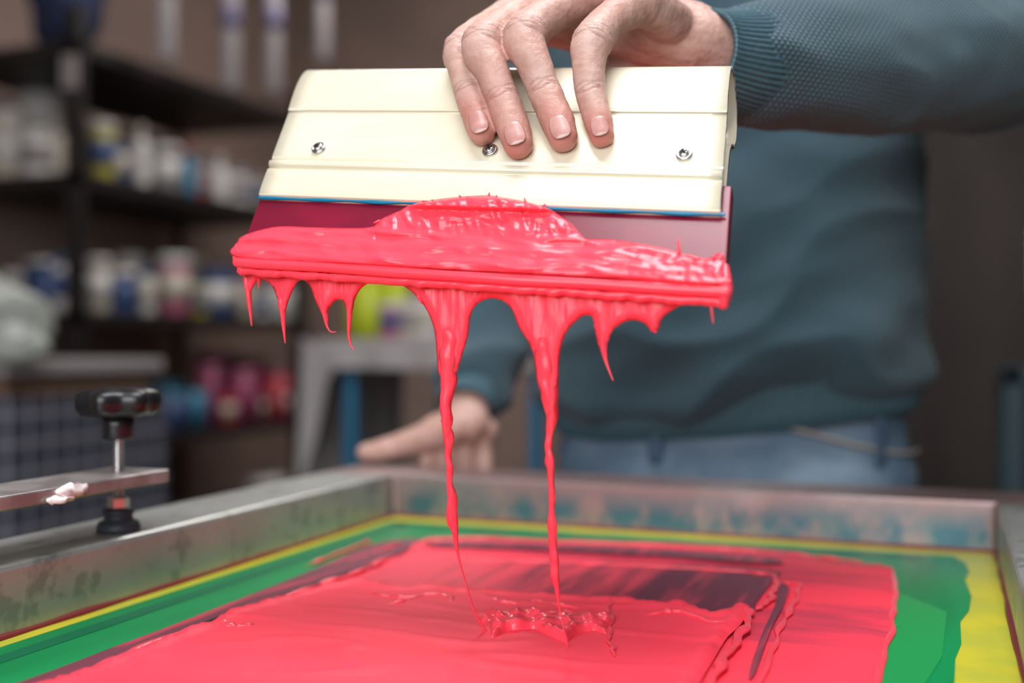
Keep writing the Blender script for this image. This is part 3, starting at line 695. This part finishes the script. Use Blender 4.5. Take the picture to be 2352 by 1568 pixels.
# ---- resting hand on the frame corner
g=Geo()
wp=R(-.436,1.008,-.068)
V,Fc2=tube([R(-.438,1.035,-.045),wp,R(-.445,1.0,-.083)],[(.024,.020),(.024,.019),(.030,.017)],20,n=6); g.add(V,Fc2)
V,Fc2=tube([R(-.425,1.0,-.078),R(-.455,.992,-.087),R(-.485,.985,-.097),R(-.508,.978,-.104),R(-.525,.974,-.107)],[.018,.0155,.0125,.0108,.0088],18,n=8); g.add(V,Fc2)
for k,(a,rr,ln) in enumerate(((-.468,.0092,.05),(-.450,.0095,.055),(-.431,.0092,.052),(-.413,.0080,.042))):
    b=.998+.004*k
    V,Fc2=tube([R(-.440+(k-1.5)*.008,1.003,-.078),R(a,b,-.086),R(a-.002,b+.001,-.100),R(a-.001,b-.003,-.100-ln*.5),R(a,b-.006,-.100-ln)],[.013,.0115,rr,rr*.95,rr*.85],16,n=6); g.add(V,Fc2)
fuse(g,'hand_resting',m_skin,.0015,5,man)

# ---------------------------------------------------------------- room
RA0,RA1,RB0,RB1,RH=-2.85,2.4,-2.4,4.7,2.9
m_wall=M('wall_plaster_brown',(.29,.205,.17,1),.9,col2=(.24,.17,.145,1),scale=3,bump=(60,.2,.002))
m_walld=M('wall_dark',(.035,.025,.022,1),.9,col2=(.05,.036,.032,1),scale=3)
m_floor=M('concrete_floor',(.12,.11,.10,1),.7,col2=(.17,.155,.14,1),scale=6,bump=(60,.2,.002))
m_ceil=M('ceiling_paint',(.5,.47,.43,1),.9)
def slab(name,lo,hi,mat):
    g=Geo(); g.box(lo,hi); return g.obj(name,[mat],smooth=False)
slab('floor',(RA0,RB0,-.1),(RA1,RB1,0),m_floor)
slab('ceiling',(RA0,RB0,RH),(RA1,RB1,RH+.1),m_ceil)
slab('wall_left',(RA0-.1,RB0,0),(RA0,RB1,RH),m_wall)
slab('wall_right',(RA1,RB0,0),(RA1+.1,RB1,RH),m_walld)
slab('wall_back',(RA0,RB1,0),(RA1,RB1+.1,RH),m_wall)
slab('wall_front',(RA0,RB0-.1,0),(RA1,RB0,RH),m_ceil)
g=Geo(); g.box((RA0,RB1-.02,0),(RA1,RB1,.12)); g.box((RA0,RB0,0),(RA0+.02,RB1,.12)); g.obj('baseboard_back',[m_walld],smooth=False)
g=Geo()
g.box((-.75,3.6,0),(1.85,4.3,2.75),0)
for i in range(5):
    x=-.72+i*.52; g.box((x,3.575,.1),(x+.47,3.6,2.6),1); g.box((x+.42,3.555,1.2),(x+.435,3.575,1.4),2)
g.obj('dark_cupboard',[m_walld,M('cupboard_panel',(.028,.019,.017,1),.7,col2=(.05,.035,.03,1),scale=4,stretch=(1,1,.2)),m_steel],smooth=False,bevel=.006)
g=Geo()
c=W(2328,850,2.1)
for dx in (0,.35):
    g.box((c[0]+dx-.018,c[1]-.018,0),(c[0]+dx+.018,c[1]+.018,CAMZ-.05))
for z in (.3,CAMZ-.08): g.box((c[0]-.018,c[1]-.018,z),(c[0]+.37,c[1]+.3,z+.03))
for dx in (0,.35): g.box((c[0]+dx-.018,c[1]+.28,0),(c[0]+dx+.018,c[1]+.316,CAMZ-.05))
g.obj('blue_steel_stand',[M('blue_steel',(.015,.045,.06,1),.5)],smooth=False,bevel=.003)

# rack
rk=empty('shelving_rack')
m_rack=M('rack_dark_steel',(.018,.015,.015,1),.5,.3)
a1,a0,b0,b1=-2.22,-2.78,2.47,3.66
g=Geo()
shelf_z=[1.905,1.545,1.162,.80,.35]
for a in (a0,a1-.04):
    for b in (b0,b1-.04):
        g.box((a,b,0),(a+.04,b+.008,2.0)); g.box((a+(.032 if a>-2.5 else 0),b,0),(a+(.04 if a>-2.5 else .008),b+.04,2.0))
for z in shelf_z:
    g.box((a0,b0,z-.035),(a1,b1,z))
g.obj('rack_frame',[m_rack],rk,smooth=False,bevel=.002)
cols={'white':(.55,.53,.51,1),'cream':(.45,.40,.33,1),'blue':(.03,.06,.16,1),'red':(.40,.03,.04,1),'yellow':(.42,.36,.06,1),'cyan':(.03,.20,.32,1),'pink':(.38,.10,.17,1),'grey':(.20,.18,.18,1),'dark':(.03,.025,.03,1),'magenta':(.22,.03,.09,1)}
cm=[M('container_'+k,v,.45) for k,v in cols.items()]; ck=list(cols)
def container(g,x,y,z,r,h,col,lid='white',kind=0):
    i=ck.index(col); j=ck.index(lid); z=z+.001
    if kind==0:
        g.lathe((x,y,z),(0,0,1),[(r*.92,0),(r,.005),(r,h*.82),(r*.97,h*.86)],20,i); g.lathe((x,y,z),(0,0,1),[(r*1.04,h*.84),(r*1.05,h*.97),(r*.98,h)],20,j)
        g.lathe((x,y,z),(0,0,1),[(r*1.005,h*.25),(r*1.005,h*.68)],20,ck.index(random.choice(['white','blue','cream','grey'])))
    elif kind==1:
        g.lathe((x,y,z),(0,0,1),[(r*.95,0),(r,.006),(r,h*.62),(r*.8,h*.72),(r*.35,h*.80),(r*.35,h*.84)],20,i); g.lathe((x,y,z),(0,0,1),[(r*.42,h*.82),(r*.42,h*.98),(r*.36,h)],16,j)
    else:
        g.box((x-r,y-r*.8,z),(x+r,y+r*.8,z+h*.9),i); g.box((x-r*1.03,y-r*.83,z+h*.9),(x+r*1.03,y+r*.83,z+h),j)
def shelf_row(name,z,specs):
    g=Geo()
    for s in specs: container(g,*s)
    g.obj(name,cm,rk,smooth=True)
def at_shelf(px,front):
    k=(px-1176)/F; a=front
    return a,a*(k*(-.3584)-.9336)/(.3584-k*.9336)
def row(z,items):
    S=[]
    for (px,front,r,h,c,l,kd) in items:
        a,b=at_shelf(px,front); S.append((a,min(max(b,b0+.05),b1-.05),z,r,h,c,l,kd))
    return S
def endrow(z,items):
    S=[]
    for (px,bb,r,h,c,l,kd) in items:
        k=(px-1176)/F; a=bb*(k*.9336-.3584)/(.9336+k*.3584); S.append((a,bb,z,r,h,c,l,kd))
    return S
shelf_row('ink_jars_upper',1.545,row(1.545,[(235,-2.30,.035,.17,'yellow','white',0),(275,-2.30,.03,.13,'blue','grey',0),(325,-2.32,.028,.20,'white','cream',1),(385,-2.30,.045,.15,'grey','white',0),(430,-2.30,.03,.17,'cyan','red',1),(455,-2.29,.03,.10,'red','white',0),(505,-2.30,.03,.16,'white','white',1),(545,-2.30,.04,.13,'white','grey',0),(590,-2.30,.04,.12,'cream','grey',0),(365,-2.5,.05,.2,'cream','white',0),(480,-2.5,.05,.18,'white','white',0)])+endrow(1.545,[(20,2.56,.05,.20,'cream','white',0),(85,2.56,.045,.14,'white','white',0),(130,2.62,.04,.18,'cream','cream',1),(95,2.85,.07,.32,'white','white',0)]))
shelf_row('ink_jars_middle',1.162,row(1.162,[(225,-2.30,.035,.16,'cream','white',0),(280,-2.30,.045,.13,'blue','white',0),(335,-2.30,.03,.14,'white','blue',0),(400,-2.30,.05,.19,'pink','white',0),(455,-2.32,.03,.10,'yellow','white',0),(500,-2.30,.055,.16,'blue','blue',0),(560,-2.30,.03,.13,'cream','white',0),(600,-2.30,.03,.10,'white','white',0),(650,-2.30,.05,.14,'white','grey',0),(300,-2.5,.05,.2,'cream','white',0),(440,-2.5,.05,.22,'grey','cream',0),(540,-2.5,.05,.2,'pink','grey',0)])+endrow(1.162,[(110,2.57,.05,.15,'blue','white',2),(150,2.56,.035,.16,'white','blue',0),(40,2.57,.04,.12,'grey','white',0)]))
shelf_row('ink_bags_lower',.80,row(.80,[(390,-2.30,.05,.12,'blue','cyan',2),(440,-2.32,.04,.13,'cyan','dark',2),(480,-2.30,.03,.2,'magenta','pink',2),(520,-2.30,.035,.10,'red','red',0),(555,-2.30,.05,.18,'magenta','pink',2),(590,-2.30,.035,.10,'pink','pink',0),(645,-2.32,.05,.17,'red','magenta',2),(690,-2.30,.035,.12,'magenta','pink',0),(380,-2.45,.06,.14,'cyan','cyan',2),(600,-2.45,.06,.22,'magenta','dark',2),(500,-2.45,.06,.24,'dark','magenta',2)]))
shelf_row('buckets_bottom',.35,row(.35,[(430,-2.32,.06,.2,'dark','dark',0),(520,-2.32,.06,.2,'blue','dark',0),(610,-2.30,.07,.24,'white','white',0),(670,-2.30,.06,.20,'cream','white',0)]))
g=Geo(); c=np.array([-2.36,2.60,2.06]); V,Fc2=ellipsoid(c,(.11,.10,.14),28,18); V=[np.array(v)+.04*np.array([nz(v,9),nz(v,9,3),nz(v,9,7)]) for v in V]; V=[(v[0],v[1],max(v[2],1.906)) for v in V]; g.add(V,Fc2); g.obj('blue_cloth_bundle',[M('dark_blue_cloth',(.012,.02,.06,1),.9)],rk)
g=Geo(); p=R(a1+.002,b0-.004,.70); g.box((p[0]-.045,p[1]-.004,1.77),(p[0]+.002,p[1]+.002,1.86)); g.obj('paper_tag',[M('paper_tag',(.28,.25,.25,1),.8)],rk,smooth=False)
for (px,y1,r,dp) in ((380,140,.028,3.3),(530,210,.028,3.5),(628,215,.024,3.45),(742,140,.022,3.6)):
    p=W(px,y1,dp); g=Geo(); g.lathe((p[0],p[1],p[2]),(0,0,1),[(r*.6,0),(r,.01),(r,RH-p[2])],16,0); g.lathe((p[0],p[1],p[2]),(0,0,1),[(r*1.08,.19),(r*1.08,.26)],16,1)
    g.obj('hanging_tube',[M('tube_white',(.38,.34,.35,1),.5),M('tube_band',(.12,.11,.20,1),.5)])

# side bench with plaid cloth
bench=empty('side_bench')
X0,X1,Y0,Y1=-2.3,-1.50,1.50,1.92
g=Geo(); g.box((X0,Y0,1.02),(X1,Y1,1.045),0); g.box((X0+.02,Y0+.02,.955),(X1-.02,Y1-.02,1.02),1)
for a in (X0+.03,X1-.08):
    for b in (Y0+.03,Y1-.08): g.box((a,b,0),(a+.05,b+.05,.955),1)
g.obj('bench_top_and_legs',[M('bench_grey',(.30,.28,.28,1),.5),M('bench_wood',(.16,.09,.06,1),.6)],bench,smooth=False,bevel=.004)
def plaid():
    m=bpy.data.materials.new('plaid_cloth'); m.use_nodes=True; nt=m.node_tree; L=nt.links; b=nt.nodes['Principled BSDF']; b.inputs['Roughness'].default_value=.9
    tc=nt.nodes.new('ShaderNodeTexCoord'); sp=nt.nodes.new('ShaderNodeSeparateXYZ'); L.new(tc.outputs['Object'],sp.inputs[0]); fs=[]
    ad=nt.nodes.new('ShaderNodeMath'); ad.operation='ADD'; L.new(sp.outputs['X'],ad.inputs[0]); L.new(sp.outputs['Y'],ad.inputs[1])
    for src in (ad.outputs[0],sp.outputs['Z']):
        x=nt.nodes.new('ShaderNodeMath'); x.operation='MULTIPLY'; x.inputs[1].default_value=1/.05; L.new(src,x.inputs[0])
        f=nt.nodes.new('ShaderNodeMath'); f.operation='FRACT'; L.new(x.outputs[0],f.inputs[0])
        l=nt.nodes.new('ShaderNodeMath'); l.operation='LESS_THAN'; l.inputs[1].default_value=.16; L.new(f.outputs[0],l.inputs[0]); fs.append(l.outputs[0])
    mx=nt.nodes.new('ShaderNodeMath'); mx.operation='MAXIMUM'; L.new(fs[0],mx.inputs[0]); L.new(fs[1],mx.inputs[1])
    c=nt.nodes.new('ShaderNodeMix'); c.data_type='RGBA'; L.new(mx.outputs[0],c.inputs['Factor']); c.inputs['A'].default_value=(.024,.027,.045,1); c.inputs['B'].default_value=(.15,.15,.17,1); L.new(c.outputs['Result'],b.inputs['Base Color']); return m
g=Geo(); nx,nzv=90,14; V=[]
tt=(X1-X0); 
for i in range(nx+1):
    t=i/nx*(tt+Y1-Y0)
    if t<tt: x,y,dx,dy=X0+t,Y0-.004,0,-1
    else: x,y,dx,dy=X1+.004,Y0+(t-tt),1,0
    for j in range(nzv+1):
        w=.007*(1+math.sin(t*38))*(j/nzv)
        V.append((x+dx*w,y+dy*w,.985-.72*j/nzv))
g.add(V,[(i*(nzv+1)+j,i*(nzv+1)+j+1,(i+1)*(nzv+1)+j+1,(i+1)*(nzv+1)+j) for i in range(nx) for j in range(nzv)])
g.obj('plaid_cloth',[plaid()],bench)
g=Geo()
pc=W(-15,800,1.95)
for (dx,dy,z,r) in ((0,0,1.12,.09),(-.08,.02,1.12,.10),(.05,.0,1.09,.05),(-.02,0,1.10,.08)):
    V,Fc2=ellipsoid((pc[0]+dx,pc[1]+dy,z),(r,r*.9,r*.85),24,16); V=[np.array(v)+.03*np.array([nz(v,14),nz(v,14,3),nz(v,14,7)]) for v in V]; V=[(v[0],v[1],max(v[2],1.046)) for v in V]; g.add(V,Fc2)
g.obj('white_plastic_bag',[M('white_plastic',(.36,.38,.35,1),.4,bump=(25,.6,.02))],bench)

# covered table with blue legs
tb=empty('draped_table')
g=Geo(); g.box((-1.27,2.09,1.045),(-.68,2.62,1.075),0)
m_blue=M('blue_leg_paint',(.015,.12,.22,1),.4)
for a in (-1.185,-.772):
    for b in (2.10,2.57): g.box((a,b,0),(a+.026,b+.026,1.045),1)
g.box((-1.18,2.105,.25),(-.76,2.125,.28),1)
g.obj('table_frame',[M('table_board',(.36,.33,.31,1),.6),m_blue],tb,smooth=False,bevel=.004)
g=Geo(); V=[]; nx,nv=60,16
for i in range(nx+1):
    t=i/nx*1.05
    if t<.50: x,y,dx,dy=-1.28,2.58-t,-1,0
    else: x,y,dx,dy=-1.28+(t-.50),2.078,0,-1
    ln=.40 if t<.50 else max(.06,.34-(t-.50)*3.2)
    for j in range(nv+1):
        w=.010*(1+math.sin(t*55))*(j/nv)
        V.append((x+dx*w,y+dy*w,1.085-ln*j/nv))
g.add(V,[(i*(nv+1)+j,i*(nv+1)+j+1,(i+1)*(nv+1)+j+1,(i+1)*(nv+1)+j) for i in range(nx) for j in range(nv)])
g.box((-1.28,2.078,1.075),(-.68,2.62,1.086))
g.obj('drape',[M('drape_cloth',(.30,.275,.275,1),.8)],tb)
g=Geo()
for (px,b,r,h,c,l,kd) in ((845,2.25,.036,.14,'yellow','yellow',0),(905,2.3,.03,.15,'yellow','yellow',0),(900,2.18,.028,.075,'pink','white',0),(945,2.2,.035,.08,'cream','white',0),(985,2.2,.03,.09,'white','white',0),(1020,2.3,.035,.10,'grey','white',0)):
    k=(px-1176)/F; a=b*(k*.9336-.3584)/(.9336+k*.3584); container(g,a,b,1.086,r,h,c,l,2 if c=='yellow' else kd)
cmy=list(cm); cmy[ck.index('yellow')]=M('container_lime',(.45,.52,.02,1),.4)
g.obj('ink_tubs',cmy,tb)

# ---------------------------------------------------------------- lights
def area(name,loc,target,sx,sy,power,col=(1,1,1)):
    l=bpy.data.lights.new(name,'AREA'); l.shape='RECTANGLE'; l.size=sx; l.size_y=sy; l.energy=power; l.color=col
    o=bpy.data.objects.new(name,l); scn.collection.objects.link(o); o.location=loc
    d=Vector(target)-Vector(loc); o.rotation_euler=d.to_track_quat('-Z','Y').to_euler(); return o
area('window_light',tuple(EYE-CF*1.5-CR*.7+UP*.8),tuple(EYE+CF*.7),2.0,1.5,66,(.97,.98,1))
area('ceiling_light_main',(-.05,.55,2.8),(-.2,.6,0),1.2,.8,38,(.99,.99,1))
area('ceiling_light_rear',(-1.3,3.0,2.82),(-1.9,3.1,0),1.0,.5,28,(1,.94,.9))
w=bpy.data.worlds.new('world'); scn.world=w; w.use_nodes=True; w.node_tree.nodes['Background'].inputs[0].default_value=(.5,.52,.55,1); w.node_tree.nodes['Background'].inputs[1].default_value=.3

# ---------------------------------------------------------------- camera
cd=bpy.data.cameras.new('camera'); cd.lens=40; cd.sensor_width=36; cd.clip_start=.01
cam=bpy.data.objects.new('camera',cd); scn.collection.objects.link(cam); cam.location=EYE
Mx=Matrix(((CR[0],0,-CF[0]),(CR[1],0,-CF[1]),(0,1,0))); cam.rotation_euler=Mx.to_euler()
cd.dof.use_dof=True; cd.dof.focus_distance=.590; cd.dof.aperture_fstop=2.9
scn.camera=cam
